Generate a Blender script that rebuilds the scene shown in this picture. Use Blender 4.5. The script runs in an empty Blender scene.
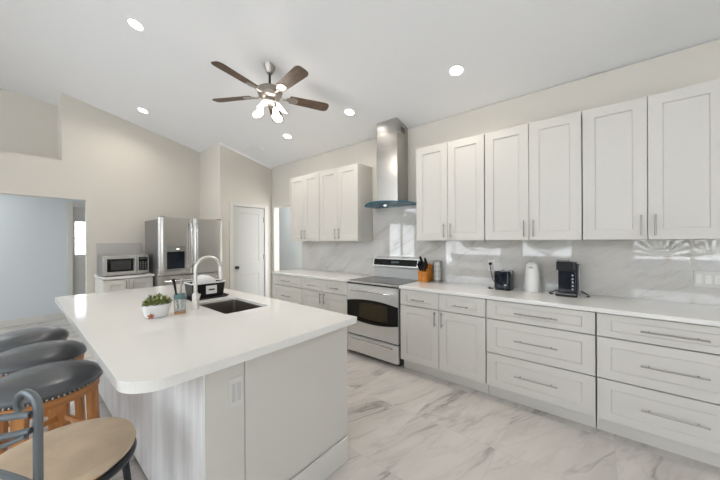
import bpy, bmesh, math, random
from mathutils import Vector, Matrix

random.seed(7)
S = bpy.context.scene
COL = S.collection
PI = math.pi
R = math.radians

# ------------------------------------------------------------------ camera
cam_d = bpy.data.cameras.new('camera')
cam = bpy.data.objects.new('camera', cam_d)
COL.objects.link(cam)
S.camera = cam
YAW, ROLL = .8776, -.0047
fw = Vector((math.sin(YAW), math.cos(YAW), 0))
rt = Vector((math.cos(YAW), -math.sin(YAW), 0))
up = rt.cross(fw)
r2 = rt * math.cos(ROLL) + up * math.sin(ROLL)
u2 = -rt * math.sin(ROLL) + up * math.cos(ROLL)
cam.matrix_world = Matrix(((r2.x, u2.x, -fw.x, 0), (r2.y, u2.y, -fw.y, 0), (r2.z, u2.z, -fw.z, 1.40), (0, 0, 0, 1)))
cam_d.sensor_width = 36
cam_d.lens = 287.2 / 720 * 36
cam_d.shift_y = 1.0 / 720
cam_d.clip_start = .02

# ------------------------------------------------------------------ world, exposure
S.view_settings.view_transform = 'Standard'
S.view_settings.look = 'None'
S.view_settings.gamma = 1
S.view_settings.use_curve_mapping = False
S.view_settings.exposure = 0.15
W = bpy.data.worlds.new('world')
S.world = W
W.use_nodes = True
nt = W.node_tree
bg = nt.nodes['Background']
tc = nt.nodes.new('ShaderNodeTexCoord')
sx = nt.nodes.new('ShaderNodeSeparateXYZ')
rp = nt.nodes.new('ShaderNodeValToRGB')
rp.color_ramp.elements[0].position = 0.0
rp.color_ramp.elements[0].color = (.90, .95, 1.0, 1)
rp.color_ramp.elements[1].position = 0.7
rp.color_ramp.elements[1].color = (.78, .89, 1.0, 1)
nt.links.new(tc.outputs['Generated'], sx.inputs[0])
nt.links.new(sx.outputs['Z'], rp.inputs[0])
nt.links.new(rp.outputs[0], bg.inputs['Color'])
bg.inputs['Strength'].default_value = 4.8

PORTALS = [  # centre, size (y or x, z), rotation : daylight through windows, the rear opening and the hall's open end
    ((-4.62, -1.85, 1.35), 2.3, 2.0, (0, R(-90), 0)),
    ((-4.62, 1.275, 1.35), 1.35, 2.0, (0, R(-90), 0)),
    ((-4.62, 3.675, 1.35), 1.85, 2.0, (0, R(-90), 0)),
    ((-4.62, 6.8, 1.2), 1.4, 2.4, (0, R(-90), 0)),
    ((-.6, -3.32, 1.1), 1.4, 2.2, (R(90), 0, 0)),
    ((3.85, 3.2, 1.1), .9, 2.2, (R(90), 0, 0)),
]
for i, (c, w, h, rot) in enumerate(PORTALS):
    ld = bpy.data.lights.new('window_portal', 'AREA')
    ld.shape = 'RECTANGLE'
    if rot[1]:
        ld.size, ld.size_y = h, w
    else:
        ld.size, ld.size_y = w, h
    ld.cycles.is_portal = True
    lo = bpy.data.objects.new('window_portal', ld)
    lo.location = c
    lo.rotation_euler = rot
    COL.objects.link(lo)
sun_d = bpy.data.lights.new('sun', 'SUN')      # added sun: bounces off the paving to lift the ceiling, never enters directly
sun_d.energy = 34.0
sun_d.angle = R(1)
sun_d.color = (.98, .985, 1.0)
sun = bpy.data.objects.new('sun', sun_d)
sun.rotation_euler = (0, R(38), 0)
COL.objects.link(sun)
LAMP_W = 6.0        # each downlight
FAN_E = 5.0         # emission of the lit glass shades
LAMP_COL = (1.0, .92, .83)

# ------------------------------------------------------------------ dimensions
WX = 3.30            # right wall face
YF = 5.88            # far wall face
YB = 5.03            # back wall face with the door
XR = 2.277           # return wall face
SL, Z0, XRIDGE = .232, 2.875, .236


def ceil_z(x):
    h = .45          # the vault turns over in a soft curve, level beyond it
    zr = Z0 + SL * (WX - XRIDGE)
    if x >= XRIDGE + h: return Z0 + SL * (WX - x)
    if x <= XRIDGE - h: return zr
    return zr - SL * (x - XRIDGE + h) ** 2 / (4 * h)


# ------------------------------------------------------------------ mesh helper
class MB:
    def __init__(self, M=None):
        self.v, self.f, self.s = [], [], []
        self.M = M

    def add(self, vs, fs, smooth=False):
        b = len(self.v)
        for p in vs:
            self.v.append(tuple(self.M(*p)) if self.M else tuple(p))
        for f in fs:
            self.f.append(tuple(b + i for i in f))
            self.s.append(smooth)
        return self

    def box(self, x0, x1, y0, y1, z0, z1):
        return self.add([(x0, y0, z0), (x1, y0, z0), (x1, y1, z0), (x0, y1, z0), (x0, y0, z1), (x1, y0, z1), (x1, y1, z1), (x0, y1, z1)],
                        [(0, 3, 2, 1), (4, 5, 6, 7), (0, 1, 5, 4), (1, 2, 6, 5), (2, 3, 7, 6), (3, 0, 4, 7)])

    def prism(self, pts, axis, a, b, smooth=False):
        """polygon pts extruded along axis from a to b"""
        def mk(p, q):
            if axis == 'x': return (q, p[0], p[1])
            if axis == 'y': return (p[0], q, p[1])
            return (p[0], p[1], q)
        n = len(pts)
        vs = [mk(p, a) for p in pts] + [mk(p, b) for p in pts]
        self.add(vs, [tuple(range(n))[::-1], tuple(range(n, 2 * n))])
        base = len(self.v) - 2 * n
        for i in range(n):
            j = (i + 1) % n
            self.f.append((base + i, base + j, base + n + j, base + n + i))
            self.s.append(smooth)
        return self

    def lathe(self, prof, c=(0, 0, 0), seg=24, sx=1, sy=1, cap=True):
        vs, fs = [], []
        n = len(prof)
        for i in range(seg):
            t = 2 * PI * i / seg
            for r, z in prof:
                vs.append((c[0] + sx * r * math.cos(t), c[1] + sy * r * math.sin(t), c[2] + z))
        for i in range(seg):
            j = (i + 1) % seg
            for k in range(n - 1):
                fs.append((i * n + k, j * n + k, j * n + k + 1, i * n + k + 1))
        self.add(vs, fs, True)
        b = len(self.v) - len(vs)
        if cap:
            if prof[0][0] > 1e-4:
                self.f.append(tuple(b + i * n for i in range(seg))[::-1]); self.s.append(False)
            if prof[-1][0] > 1e-4:
                self.f.append(tuple(b + i * n + n - 1 for i in range(seg))); self.s.append(False)
        return self

    def tube(self, path, r, seg=10, closed=False, flat=None):
        P = [Vector(p) for p in path]
        n = len(P)
        rr = r if isinstance(r, (list, tuple)) else [r] * n
        vs, fs = [], []
        prev = None
        for i, p in enumerate(P):
            a = P[(i - 1) % n] if (closed or i > 0) else p
            b = P[(i + 1) % n] if (closed or i < n - 1) else p
            d = (b - a).normalized()
            if prev is None:
                h = Vector((0, 0, 1)) if abs(d.z) < .9 else Vector((1, 0, 0))
                x = d.cross(h).normalized()
            else:
                x = (prev - d * prev.dot(d)).normalized()
            prev = x
            y = d.cross(x)
            for k in range(seg):
                t = 2 * PI * k / seg
                vs.append(tuple(p + (x * math.cos(t) + y * math.sin(t) * (flat or 1)) * rr[i]))
        m = n if closed else n - 1
        for i in range(m):
            j = (i + 1) % n
            for k in range(seg):
                l = (k + 1) % seg
                fs.append((i * seg + k, i * seg + l, j * seg + l, j * seg + k))
        self.add(vs, fs, True)
        if not closed:
            b = len(self.v) - len(vs)
            self.f.append(tuple(b + k for k in range(seg))[::-1]); self.s.append(False)
            self.f.append(tuple(b + (n - 1) * seg + k for k in range(seg))); self.s.append(False)
        return self

    def sphere(self, c, r, seg=12, rings=8, sz=1.0):
        prof = [(max(1e-5, r * math.sin(PI * k / rings)), -r * sz * math.cos(PI * k / rings)) for k in range(rings + 1)]
        return self.lathe(prof, c, seg, cap=False)

    def panel(self, a0, a1, d0, t, z0, z1, rail=.06, rec=.008, railz=None):
        """shaker front in (a, d, z): frame with a recessed centre"""
        d1 = d0 + t
        rz = rail if railz is None else railz
        def ring(i, d, k=None):
            k = i if k is None else k
            return [(a0 + i, d, z0 + k), (a1 - i, d, z0 + k), (a1 - i, d, z1 - k), (a0 + i, d, z1 - k)]
        vs = ring(0, d0) + ring(0, d1 - .0015) + ring(.0015, d1) + ring(rail, d1, rz) + ring(rail + .005, d1 - rec, rz + .005)
        fs = [(3, 2, 1, 0)]
        for k in range(4):
            for i in range(4):
                j = (i + 1) % 4
                fs.append((k * 4 + i, k * 4 + j, k * 4 + 4 + j, k * 4 + 4 + i))
        fs.append((16, 17, 18, 19))
        return self.add(vs, fs)

    def build(self, name, mat, parent=None, bevel=0, seg=2, angle=35, loc=None):
        me = bpy.data.meshes.new(name)
        off = Vector(loc) if loc is not None else (world_of(parent) if parent else Vector((0, 0, 0)))
        me.from_pydata([tuple(Vector(p) - off) for p in self.v], [], self.f)
        me.polygons.foreach_set('use_smooth', self.s)
        bm = bmesh.new()
        bm.from_mesh(me)
        bmesh.ops.recalc_face_normals(bm, faces=bm.faces)
        bm.to_mesh(me)
        bm.free()
        if any(self.s):
            me.set_sharp_from_angle(angle=R(angle))
        for m in (mat if isinstance(mat, (list, tuple)) else [mat]):
            me.materials.append(m)
        o = bpy.data.objects.new(name, me)
        COL.objects.link(o)
        if loc is not None:
            o.location = loc
        if parent:
            o.parent = parent
        if bevel:
            b = o.modifiers.new('bevel', 'BEVEL')
            b.width, b.segments, b.limit_method, b.angle_limit = bevel, seg, 'ANGLE', R(30)
            b.harden_normals = False
        return o


def world_of(o):
    v = Vector((0, 0, 0))
    while o is not None:
        v += o.location
        o = o.parent
    return v


def tag(o, label, cat, group=None, kind=None):
    o['label'] = label
    if cat: o['category'] = cat
    if group: o['group'] = group
    if kind: o['kind'] = kind
    return o


def thing(name, label, cat, loc, group=None):
    o = bpy.data.objects.new(name, None)
    o.empty_display_size = .1
    o.location = loc
    COL.objects.link(o)
    return tag(o, label, cat, group)


def struct(name, mb, mat, parent=None, bevel=0, label=None):
    o = mb.build(name, mat, parent, bevel)
    if parent is None:
        o['kind'] = 'structure'
        if label: o['label'] = label
    return o


def dup_tree(root, loc, rz, label, group=None):
    r = root.copy()
    COL.objects.link(r)
    r.location = loc
    r.rotation_euler = (0, 0, rz)
    r['label'] = label
    for ch in list(root.children):
        c = ch.copy()
        COL.objects.link(c)
        c.parent = r
        for g in list(ch.children):
            d = g.copy()
            COL.objects.link(d)
            d.parent = c
    return r


# ------------------------------------------------------------------ materials
def new_mat(name):
    m = bpy.data.materials.new(name)
    m.use_nodes = True
    return m, m.node_tree, m.node_tree.nodes['Principled BSDF']


def pbr(name, col, rough=.5, metal=0, spec=.5, bump=0, bscale=60, var=0, vscale=4, coat=0, stretch=None):
    m, t, b = new_mat(name)
    b.inputs['Base Color'].default_value = (*col, 1)
    b.inputs['Roughness'].default_value = rough
    b.inputs['Metallic'].default_value = metal
    b.inputs['Specular IOR Level'].default_value = spec
    if coat:
        b.inputs['Coat Weight'].default_value = coat
        b.inputs['Coat Roughness'].default_value = .05
    if bump or var:
        c = t.nodes.new('ShaderNodeTexCoord')
        mp = t.nodes.new('ShaderNodeMapping')
        if stretch: mp.inputs['Scale'].default_value = stretch
        t.links.new(c.outputs['Object'], mp.inputs[0])
    if var:
        n = t.nodes.new('ShaderNodeTexNoise')
        n.inputs['Scale'].default_value = vscale
        n.inputs['Detail'].default_value = 4
        t.links.new(mp.outputs[0], n.inputs['Vector'])
        mx = t.nodes.new('ShaderNodeMix')
        mx.data_type = 'RGBA'
        mx.inputs['A'].default_value = (*[max(0, x * (1 - var)) for x in col], 1)
        mx.inputs['B'].default_value = (*[min(1, x * (1 + var)) for x in col], 1)
        t.links.new(n.outputs['Fac'], mx.inputs['Factor'])
        t.links.new(mx.outputs['Result'], b.inputs['Base Color'])
    if bump:
        n = t.nodes.new('ShaderNodeTexNoise')
        n.inputs['Scale'].default_value = bscale
        t.links.new(mp.outputs[0], n.inputs['Vector'])
        bp = t.nodes.new('ShaderNodeBump')
        bp.inputs['Strength'].default_value = bump
        bp.inputs['Distance'].default_value = .01
        t.links.new(n.outputs['Fac'], bp.inputs['Height'])
        t.links.new(bp.outputs[0], b.inputs['Normal'])
    return m


def emit(name, col, strength):
    m, t, b = new_mat(name)
    b.inputs['Base Color'].default_value = (*col, 1)
    b.inputs['Emission Color'].default_value = (*col, 1)
    b.inputs['Emission Strength'].default_value = strength
    return m


def math_node(t, op, a=None, b=None, va=None, vb=None):
    n = t.nodes.new('ShaderNodeMath')
    n.operation = op
    for i, (l, v) in enumerate(((a, va), (b, vb))):
        if l is not None: t.links.new(l, n.inputs[i])
        elif v is not None: n.inputs[i].default_value = v
    return n.outputs[0]


def marble(name, base, vein, tile, axes, rough, vein_rot, amount, offs, vscale=1.0, grout=None, gw=.004, fine=.3):
    """large glossy marble-look tiles; every tile gets its own piece of the veining"""
    m, t, b = new_mat(name)
    c = t.nodes.new('ShaderNodeTexCoord')
    s = t.nodes.new('ShaderNodeSeparateXYZ')
    t.links.new(c.outputs['Object'], s.inputs[0])
    uu, vv = s.outputs[axes[0]], s.outputs[axes[1]]
    tu = math_node(t, 'DIVIDE', math_node(t, 'SUBTRACT', uu, vb=offs[0]), vb=tile[0])
    tv = math_node(t, 'DIVIDE', math_node(t, 'SUBTRACT', vv, vb=offs[1]), vb=tile[1])
    fu, fv = math_node(t, 'FLOOR', tu), math_node(t, 'FLOOR', tv)
    cid = t.nodes.new('ShaderNodeCombineXYZ')
    t.links.new(fu, cid.inputs[0]); t.links.new(fv, cid.inputs[1])
    wn = t.nodes.new('ShaderNodeTexWhiteNoise')
    wn.noise_dimensions = '3D'
    t.links.new(cid.outputs[0], wn.inputs['Vector'])
    pos = t.nodes.new('ShaderNodeCombineXYZ')
    t.links.new(uu, pos.inputs[0]); t.links.new(vv, pos.inputs[1])
    sc = t.nodes.new('ShaderNodeVectorMath'); sc.operation = 'SCALE'
    sc.inputs['Scale'].default_value = 9.0
    t.links.new(wn.outputs['Color'], sc.inputs[0])
    ad = t.nodes.new('ShaderNodeVectorMath'); ad.operation = 'ADD'
    t.links.new(pos.outputs[0], ad.inputs[0]); t.links.new(sc.outputs[0], ad.inputs[1])
    mp = t.nodes.new('ShaderNodeMapping')
    mp.inputs['Rotation'].default_value = (0, 0, vein_rot)
    t.links.new(ad.outputs[0], mp.inputs[0])
    mp2 = t.nodes.new('ShaderNodeMapping')
    mp2.inputs['Scale'].default_value = (.55, 2.6, 1)
    t.links.new(mp.outputs[0], mp2.inputs[0])

    def ridge(scale, detail, width, dist):
        n = t.nodes.new('ShaderNodeTexNoise')
        n.inputs['Scale'].default_value = scale * vscale
        n.inputs['Detail'].default_value = detail
        n.inputs['Distortion'].default_value = dist
        t.links.new(mp2.outputs[0], n.inputs['Vector'])
        d = math_node(t, 'ABSOLUTE', math_node(t, 'SUBTRACT', n.outputs['Fac'], vb=.5))
        mr = t.nodes.new('ShaderNodeMapRange')
        mr.inputs['From Min'].default_value = 0
        mr.inputs['From Max'].default_value = width
        mr.inputs['To Min'].default_value = 1
        mr.inputs['To Max'].default_value = 0
        t.links.new(d, mr.inputs['Value'])
        return mr.outputs[0]
    v1 = ridge(1.5, 6, .035, .6)
    v2 = ridge(2.8, 6, .03, .4)
    cl = t.nodes.new('ShaderNodeTexNoise')
    cl.inputs['Scale'].default_value = 1.6 * vscale
    cl.inputs['Detail'].default_value = 5
    t.links.new(mp2.outputs[0], cl.inputs['Vector'])
    cm = t.nodes.new('ShaderNodeMapRange')
    cm.inputs['From Min'].default_value = .42
    cm.inputs['From Max'].default_value = .72
    t.links.new(cl.outputs['Fac'], cm.inputs['Value'])
    tot = math_node(t, 'ADD', math_node(t, 'MULTIPLY', v1, cm.outputs[0]), math_node(t, 'MULTIPLY', v2, vb=fine * .5))
    tot = math_node(t, 'ADD', tot, math_node(t, 'MULTIPLY', cm.outputs[0], vb=.38))
    tot = math_node(t, 'MINIMUM', math_node(t, 'MULTIPLY', tot, vb=amount), vb=1)
    mx = t.nodes.new('ShaderNodeMix'); mx.data_type = 'RGBA'
    mx.inputs['A'].default_value = (*base, 1)
    mx.inputs['B'].default_value = (*vein, 1)
    t.links.new(tot, mx.inputs['Factor'])
    out = mx.outputs['Result']
    if grout:
        def edge(tt, size):
            f = math_node(t, 'FRACT', tt)
            d = math_node(t, 'MINIMUM', f, math_node(t, 'SUBTRACT', va=1.0, b=f))
            return math_node(t, 'LESS_THAN', d, vb=gw / 2 / size)
        g = math_node(t, 'MAXIMUM', edge(tu, tile[0]), edge(tv, tile[1]))
        mg = t.nodes.new('ShaderNodeMix'); mg.data_type = 'RGBA'
        mg.inputs['B'].default_value = (*grout, 1)
        t.links.new(out, mg.inputs['A'])
        t.links.new(g, mg.inputs['Factor'])
        out = mg.outputs['Result']
    t.links.new(out, b.inputs['Base Color'])
    b.inputs['Roughness'].default_value = rough
    return m


def wood(name, a, bcol, scale=(1, 1, 12), rough=.45):
    m, t, b = new_mat(name)
    c = t.nodes.new('ShaderNodeTexCoord')
    mp = t.nodes.new('ShaderNodeMapping')
    mp.inputs['Scale'].default_value = scale
    t.links.new(c.outputs['Object'], mp.inputs[0])
    n = t.nodes.new('ShaderNodeTexNoise')
    n.inputs['Scale'].default_value = 6
    n.inputs['Detail'].default_value = 6
    n.inputs['Distortion'].default_value = .8
    t.links.new(mp.outputs[0], n.inputs['Vector'])
    r = t.nodes.new('ShaderNodeValToRGB')
    r.color_ramp.elements[0].position = .35
    r.color_ramp.elements[0].color = (*a, 1)
    r.color_ramp.elements[1].position = .65
    r.color_ramp.elements[1].color = (*bcol, 1)
    t.links.new(n.outputs['Fac'], r.inputs[0])
    t.links.new(r.outputs[0], b.inputs['Base Color'])
    b.inputs['Roughness'].default_value = rough
    return m


def pane_mat(name, tint=(1, 1, 1), refl=.12):
    m, t, b = new_mat(name)
    tr = t.nodes.new('ShaderNodeBsdfTransparent')
    tr.inputs[0].default_value = (*tint, 1)
    gl = t.nodes.new('ShaderNodeBsdfGlossy')
    gl.inputs['Roughness'].default_value = .02
    fr = t.nodes.new('ShaderNodeMixShader')
    fr.inputs[0].default_value = refl
    t.links.new(tr.outputs[0], fr.inputs[1])
    t.links.new(gl.outputs[0], fr.inputs[2])
    t.links.new(fr.outputs[0], t.nodes['Material Output'].inputs['Surface'])
    return m


WALL = pbr('greige_wall_paint', (.61, .57, .505), .75, bump=.05, bscale=180)
COOL = pbr('pale_blue_grey_paint', (.62, .65, .66), .7, bump=.05, bscale=180)
CEIL = pbr('ceiling_paint', (.87, .87, .875), .85, bump=.04, bscale=150)
TRIM = pbr('trim_paint', (.62, .595, .55), .4)
CAB = pbr('cabinet_paint', (.60, .57, .52), .38)
DOORP = pbr('door_paint', (.52, .505, .48), .4)
QUARTZ = pbr('white_quartz', (.75, .73, .69), .10, var=.03, vscale=3)
FLOOR = marble('marble_floor_tile', (.62, .58, .54), (.33, .30, .28), (.61, .61), (0, 1), .16, R(20), 1.08, (2.06, -.08), grout=(.52, .49, .46), gw=.004)
SPLASH = marble('polished_backsplash_tile', (.60, .575, .54), (.36, .34, .31), (1.2, .6), (1, 2), .03, R(35), .65, (.13, 1.16 - .6), vscale=1.6, grout=(.54, .52, .49), gw=.002, fine=.4)
STEEL = pbr('brushed_steel', (.68, .67, .65), .27, metal=.88)
STEELH = pbr('hood_steel', (.47, .455, .43), .24, metal=1)
STEELR = pbr('range_steel', (.76, .755, .745), .34, metal=.75)
STEELF = pbr('fridge_steel', (.54, .525, .50), .25, metal=1)
STEELB = pbr('backguard_steel', (.50, .495, .48), .45, metal=.6)
STEELD = pbr('steel_side', (.30, .29, .28), .4, metal=.85)
CHROME = pbr('polished_chrome', (.72, .71, .70), .14, metal=1)
FANMET = pbr('fan_nickel', (.38, .35, .32), .38, metal=1)
NICKEL = pbr('brushed_nickel', (.33, .31, .28), .34, metal=1)
FAUCET = pbr('satin_nickel', (.66, .63, .58), .33, metal=.75)
BLACKG = pbr('black_glass', (.006, .006, .006), .06, spec=.4)
BLACKP = pbr('black_plastic', (.006, .006, .007), .32, spec=.3)
BLACKM = pbr('matt_black', (.015, .015, .016), .6)
BLUEREFL = pbr('blue_black_gloss', (.003, .006, .014), .10, spec=.45)  # bluish reflection tinted into the black base colour
LEATHER = pbr('charcoal_leather', (.085, .088, .092), .24, bump=.12, bscale=120)
TANF = pbr('tan_suede', (.60, .465, .325), .85, var=.5, vscale=4, bump=.1, bscale=90)
STOOLW = wood('honey_wood', (.36, .135, .035), (.54, .24, .07), (3.5, 3.5, .7))
STOOLR = wood('honey_wood_ring', (.40, .155, .042), (.52, .22, .065), (.6, .6, 9))
FANW = wood('walnut_blade', (.085, .05, .032), (.15, .095, .06), (2, 14, 14), .5)
BLOCKW = wood('orange_wood', (.46, .15, .015), (.66, .25, .03), (6, 6, 2))
GREYMET = pbr('gunmetal_grey', (.15, .165, .175), .38, metal=.55)
BLACKMET = pbr('black_metal', (.02, .022, .025), .4, metal=.3)
GLASS = pane_mat('window_glass', refl=.06)
WHITEPL = pbr('white_plastic', (.74, .72, .69), .3)
PLATE = pbr('outlet_plastic', (.62, .60, .56), .35)
PORC = pbr('white_ceramic', (.76, .75, .73), .2)
SINKM = pbr('sink_steel', (.30, .265, .23), .30, metal=.9)
LENS = emit('downlight_lens', (1, .96, .9), 12)
SHADE = emit('lit_frosted_glass', (1, .95, .88), FAN_E)
OVENW = pbr('oven_window', (.035, .026, .014), .08, spec=.4)
SCREEN = emit('clock_display', (.05, .07, .075), .02)
LEAF1 = pbr('succulent_green', (.19, .23, .06), .5, var=.5, vscale=20)
RUST = pbr('rust_orange', (.50, .14, .05), .6)
CORK = pbr('cork', (.45, .24, .11), .8, var=.2, vscale=60)
TEAL = pbr('teal_band', (.11, .20, .20), .4)
NAIL = pbr('nailhead_metal', (.42, .40, .38), .3, metal=1)
TEALG, tt_, tb_ = new_mat('teal_filmed_glass')
tb_.inputs['Base Color'].default_value = (.003, .12, .20, 1)
tb_.inputs['Roughness'].default_value = .25
tb_.inputs['Specular IOR Level'].default_value = .12
KNEE, kt, kb = new_mat('streaked_panel')
c_ = kt.nodes.new('ShaderNodeTexCoord'); m_ = kt.nodes.new('ShaderNodeMapping')
m_.inputs['Scale'].default_value = (1, 7, .5)
n_ = kt.nodes.new('ShaderNodeTexNoise'); n_.inputs['Scale'].default_value = 2.2; n_.inputs['Detail'].default_value = 5
r_ = kt.nodes.new('ShaderNodeValToRGB')
r_.color_ramp.elements[0].position = .35; r_.color_ramp.elements[0].color = (.66, .65, .64, 1)
r_.color_ramp.elements[1].position = .65; r_.color_ramp.elements[1].color = (.84, .83, .82, 1)
kt.links.new(c_.outputs['Object'], m_.inputs[0]); kt.links.new(m_.outputs[0], n_.inputs['Vector'])
kt.links.new(n_.outputs['Fac'], r_.inputs[0]); kt.links.new(r_.outputs[0], kb.inputs['Base Color'])
kb.inputs['Roughness'].default_value = .35
CLEAR, ct_, cb_ = new_mat('clear_glass')
cb_.inputs['Base Color'].default_value = (.93, .95, .94, 1)
cb_.inputs['Roughness'].default_value = .25
cb_.inputs['Transmission Weight'].default_value = .9
GROUND = pbr('outdoor_paving', (.54, .545, .54), .9, var=.2, vscale=2)
FROND = pbr('palm_frond', (.10, .16, .05), .5)

# ------------------------------------------------------------------ the setting
XL, YR, YK, XH = -4.5, -3.2, 7.6, 4.4     # left wall, rear wall, far room's wall, hall wall
m = MB().box(-4.6, 4.5, -3.3, 7.7, -.08, 0)
struct('floor', m, FLOOR, label='glossy marble tile floor')
m = MB().box(-20, -4.7, -15, 20, -.12, -.06).box(-4.7, 20, -15, -3.4, -.12, -.06).box(-4.7, 20, 7.8, 20, -.12, -.06).box(4.6, 20, -3.4, 7.8, -.12, -.06)
struct('ground', m, GROUND)
zr = ceil_z(XRIDGE)
cxs = [XRIDGE - .45 + .9 * i / 12 for i in range(13)]
m = MB().prism([(3.42, ceil_z(3.42)), (3.42, zr + .15), (-4.6, zr + .15), (-4.6, ceil_z(-4.6))] + [(x, ceil_z(x)) for x in cxs], 'y', -3.3, 6.6, True)
struct('ceiling', m, CEIL, label='white vaulted ceiling')


def wall_prism(name, pts, axis, a, b, mat=WALL):
    return struct(name, MB().prism(pts, axis, a, b), mat)


E_ = .03
# right wall with the doorway beside the cabinets
D0, D1, DZ = 4.10, 4.935, 2.07
ct = Z0 + E_ - .04
m = MB().prism([(-3.3, 0), (D0, 0), (D0, DZ), (D1, DZ), (D1, 0), (7.7, 0), (7.7, ct), (-3.3, ct)], 'x', WX, WX + .10)
struct('wall_right', m, WALL)
# back wall with the white door
DX0, DX1, DH = 2.50, 3.13, 2.04
m = MB().prism([(XR, 0), (DX0, 0), (DX0, DH), (DX1, DH), (DX1, 0), (WX, 0), (WX, ceil_z(WX) + E_), (XR, ceil_z(XR) + E_)], 'y', YB, YB + .10)
struct('wall_back', m, WALL)
m = MB().box(XR, XR + .1, YB + .10, YF + .12, 0, ceil_z(XR) + .01)
struct('wall_return', m, WALL)
# far wall with the wide opening and the plant ledge above it
OX, OZ, NX, NZ = .69, 2.035, .438, 2.575
m = MB().prism([(OX, 0), (XR, 0), (XR, ceil_z(XR) + E_), (NX, ceil_z(NX) + E_), (NX, NZ), (-4.5, NZ), (-4.5, OZ), (OX, OZ)], 'y', YF, YF + .12)
struct('wall_far', m, WALL)
m = MB().box(-4.5, NX, YF + .12, 6.5, 2.46, NZ)
struct('wall_ledge', m, WALL)
m = MB().prism([(-4.5, 2.46), (NX + .1, 2.46), (NX + .1, zr + E_), (-4.5, zr + E_)], 'y', 6.5, 6.6)
struct('wall_niche', m, WALL)
m = MB().box(NX, NX + .1, YF + .12, 6.5, 2.46, ceil_z(NX) + .01)
struct('wall_niche_side', m, WALL)
# left wall: window openings to the garden
WINS = [(-2.9, -.72, .35, 2.35), (.60, 2.05, .35, 2.35), (2.65, 4.8, .35, 2.35), (6.1, 7.5, .05, 2.4)]
m = MB()
ys = [-3.3]
for a, b, z0, z1 in WINS:
    m.box(XL - .1, XL, ys[-1], a, 0, 2.6)
    m.box(XL - .1, XL, a, b, 0, z0)
    m.box(XL - .1, XL, a, b, z1, 2.6)
    ys.append(b)
m.box(XL - .1, XL, ys[-1], 7.7, 0, 2.6)
struct('wall_left', m, WALL)
for i, (a, b, z0, z1) in enumerate(WINS):
    f = MB()
    f.box(XL - .09, XL + .01, a, a + .05, z0, z1).box(XL - .09, XL + .01, b - .05, b, z0, z1)
    f.box(XL - .09, XL + .01, a + .05, b - .05, z0, z0 + .05).box(XL - .09, XL + .01, a + .05, b - .05, z1 - .05, z1)
    if i in (0, 3):
        f.box(XL - .08, XL, (a + b) / 2 - .04 - (.04 if i == 0 else 0), (a + b) / 2 + .04 - (.04 if i == 0 else 0), z0 + .05, z1 - .05)
    w = struct('window_%d' % (i + 2), f, TRIM)
    g = MB().box(XL - .05, XL - .044, a + .05, b - .05, z0 + .05, z1 - .05).build('pane', GLASS, w)
# fan palms outdoors; low wall added to give the backsplash reflection its dark band
m = MB().box(-6.9, -6.75, -8, 5.4, -.06, .76)
struct('wall_garden', m, pbr('blue_grey_render', (.16, .20, .25), .8))


def fan_palm(loc, leaves, label):
    t = thing('fan_palm', label, 'palm', loc, 'fan palms outside the windows')
    X_, Y_, Z_ = loc
    MB().tube([(X_, Y_, Z_), (X_ - .05, Y_ + .02, .5), (X_, Y_, .95)], [.09, .07, .05], 10).build('trunk', STOOLW, t)
    for cy, cz, rad, a0, a1, nseg in leaves:
        m = MB()
        m.tube([(X_, Y_, .93), (X_ + .05, (Y_ + cy) / 2, (.95 + cz) / 2 - .03), (X_ + .08, cy, cz)], .010, 6)
        for i in range(nseg):
            a = R(a0 + (a1 - a0) * i / (nseg - 1))
            d = Vector((.12 * math.sin(i * 2.1), math.cos(a), math.sin(a))).normalized()
            sd = Vector((0, -math.sin(a), math.cos(a)))
            L = rad * (.85 + .15 * math.sin(i * 1.7))
            w = rad * .045
            B = Vector((X_ + .08, cy, cz))
            e = Vector((.006, 0, 0))
            q = [B - sd * .006, B + d * L * .5 - sd * w, B + d * L, B + d * L * .5 + sd * w]
            m.add([p - e for p in q] + [p + e for p in q], [(0, 1, 2, 3), (7, 6, 5, 4), (0, 4, 5, 1), (1, 5, 6, 2), (2, 6, 7, 3), (3, 7, 4, 0)])
        m.build('frond', FROND, t)
    return t


fan_palm((-5.55, -1.55, -.06), [(-1.40, .90, 1.25, 8, 172, 10), (-2.35, .95, .9, 20, 150, 7)], 'fan palm outdoors mirrored in the backsplash right of the coffee maker')
fan_palm((-5.55, 1.35, -.06), [(1.2, .98, 1.1, 25, 150, 9), (1.9, 1.1, .9, 60, 200, 9)], 'fan palm outdoors mirrored in the backsplash above the can opener')
fan_palm((-5.55, 3.6, -.06), [(3.3, 1.0, 1.1, 25, 155, 11), (4.3, 1.1, .9, 60, 190, 9)], 'fan palm outdoors mirrored faintly left of the toaster')
# unseen rear wall, its bare opening sized to tune the daylight
m = MB().prism([(-4.5, 0), (-1.3, 0), (-1.3, 2.2), (.1, 2.2), (.1, 0), (WX, 0), (WX, ceil_z(WX)), (XRIDGE, zr), (-4.5, ceil_z(-4.5))], 'y', YR - .1, YR)
struct('wall_rear', m, WALL)
# far room beyond the wide opening
FDX0, FDX1, FDZ = .70, 1.56, 2.08
m = MB().prism([(-4.5, 0), (FDX0, 0), (FDX0, FDZ), (FDX1, FDZ), (FDX1, 0), (2.5, 0), (2.5, 2.6), (-4.5, 2.6)], 'y', YK, YK + .1)
struct('wall_far_room', m, COOL)
m = MB().box(XR + .1, XR + .2, YF + .12, YK, 0, 2.6)
struct('wall_far_room_side', m, COOL)
m = MB().box(-4.5, XR + .1, 6.6, YK, 2.46, 2.56).box(NX + .1, XR + .1, YF + .12, 6.6, 2.46, 2.56)
struct('ceiling_far_room', m, CEIL)
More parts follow.
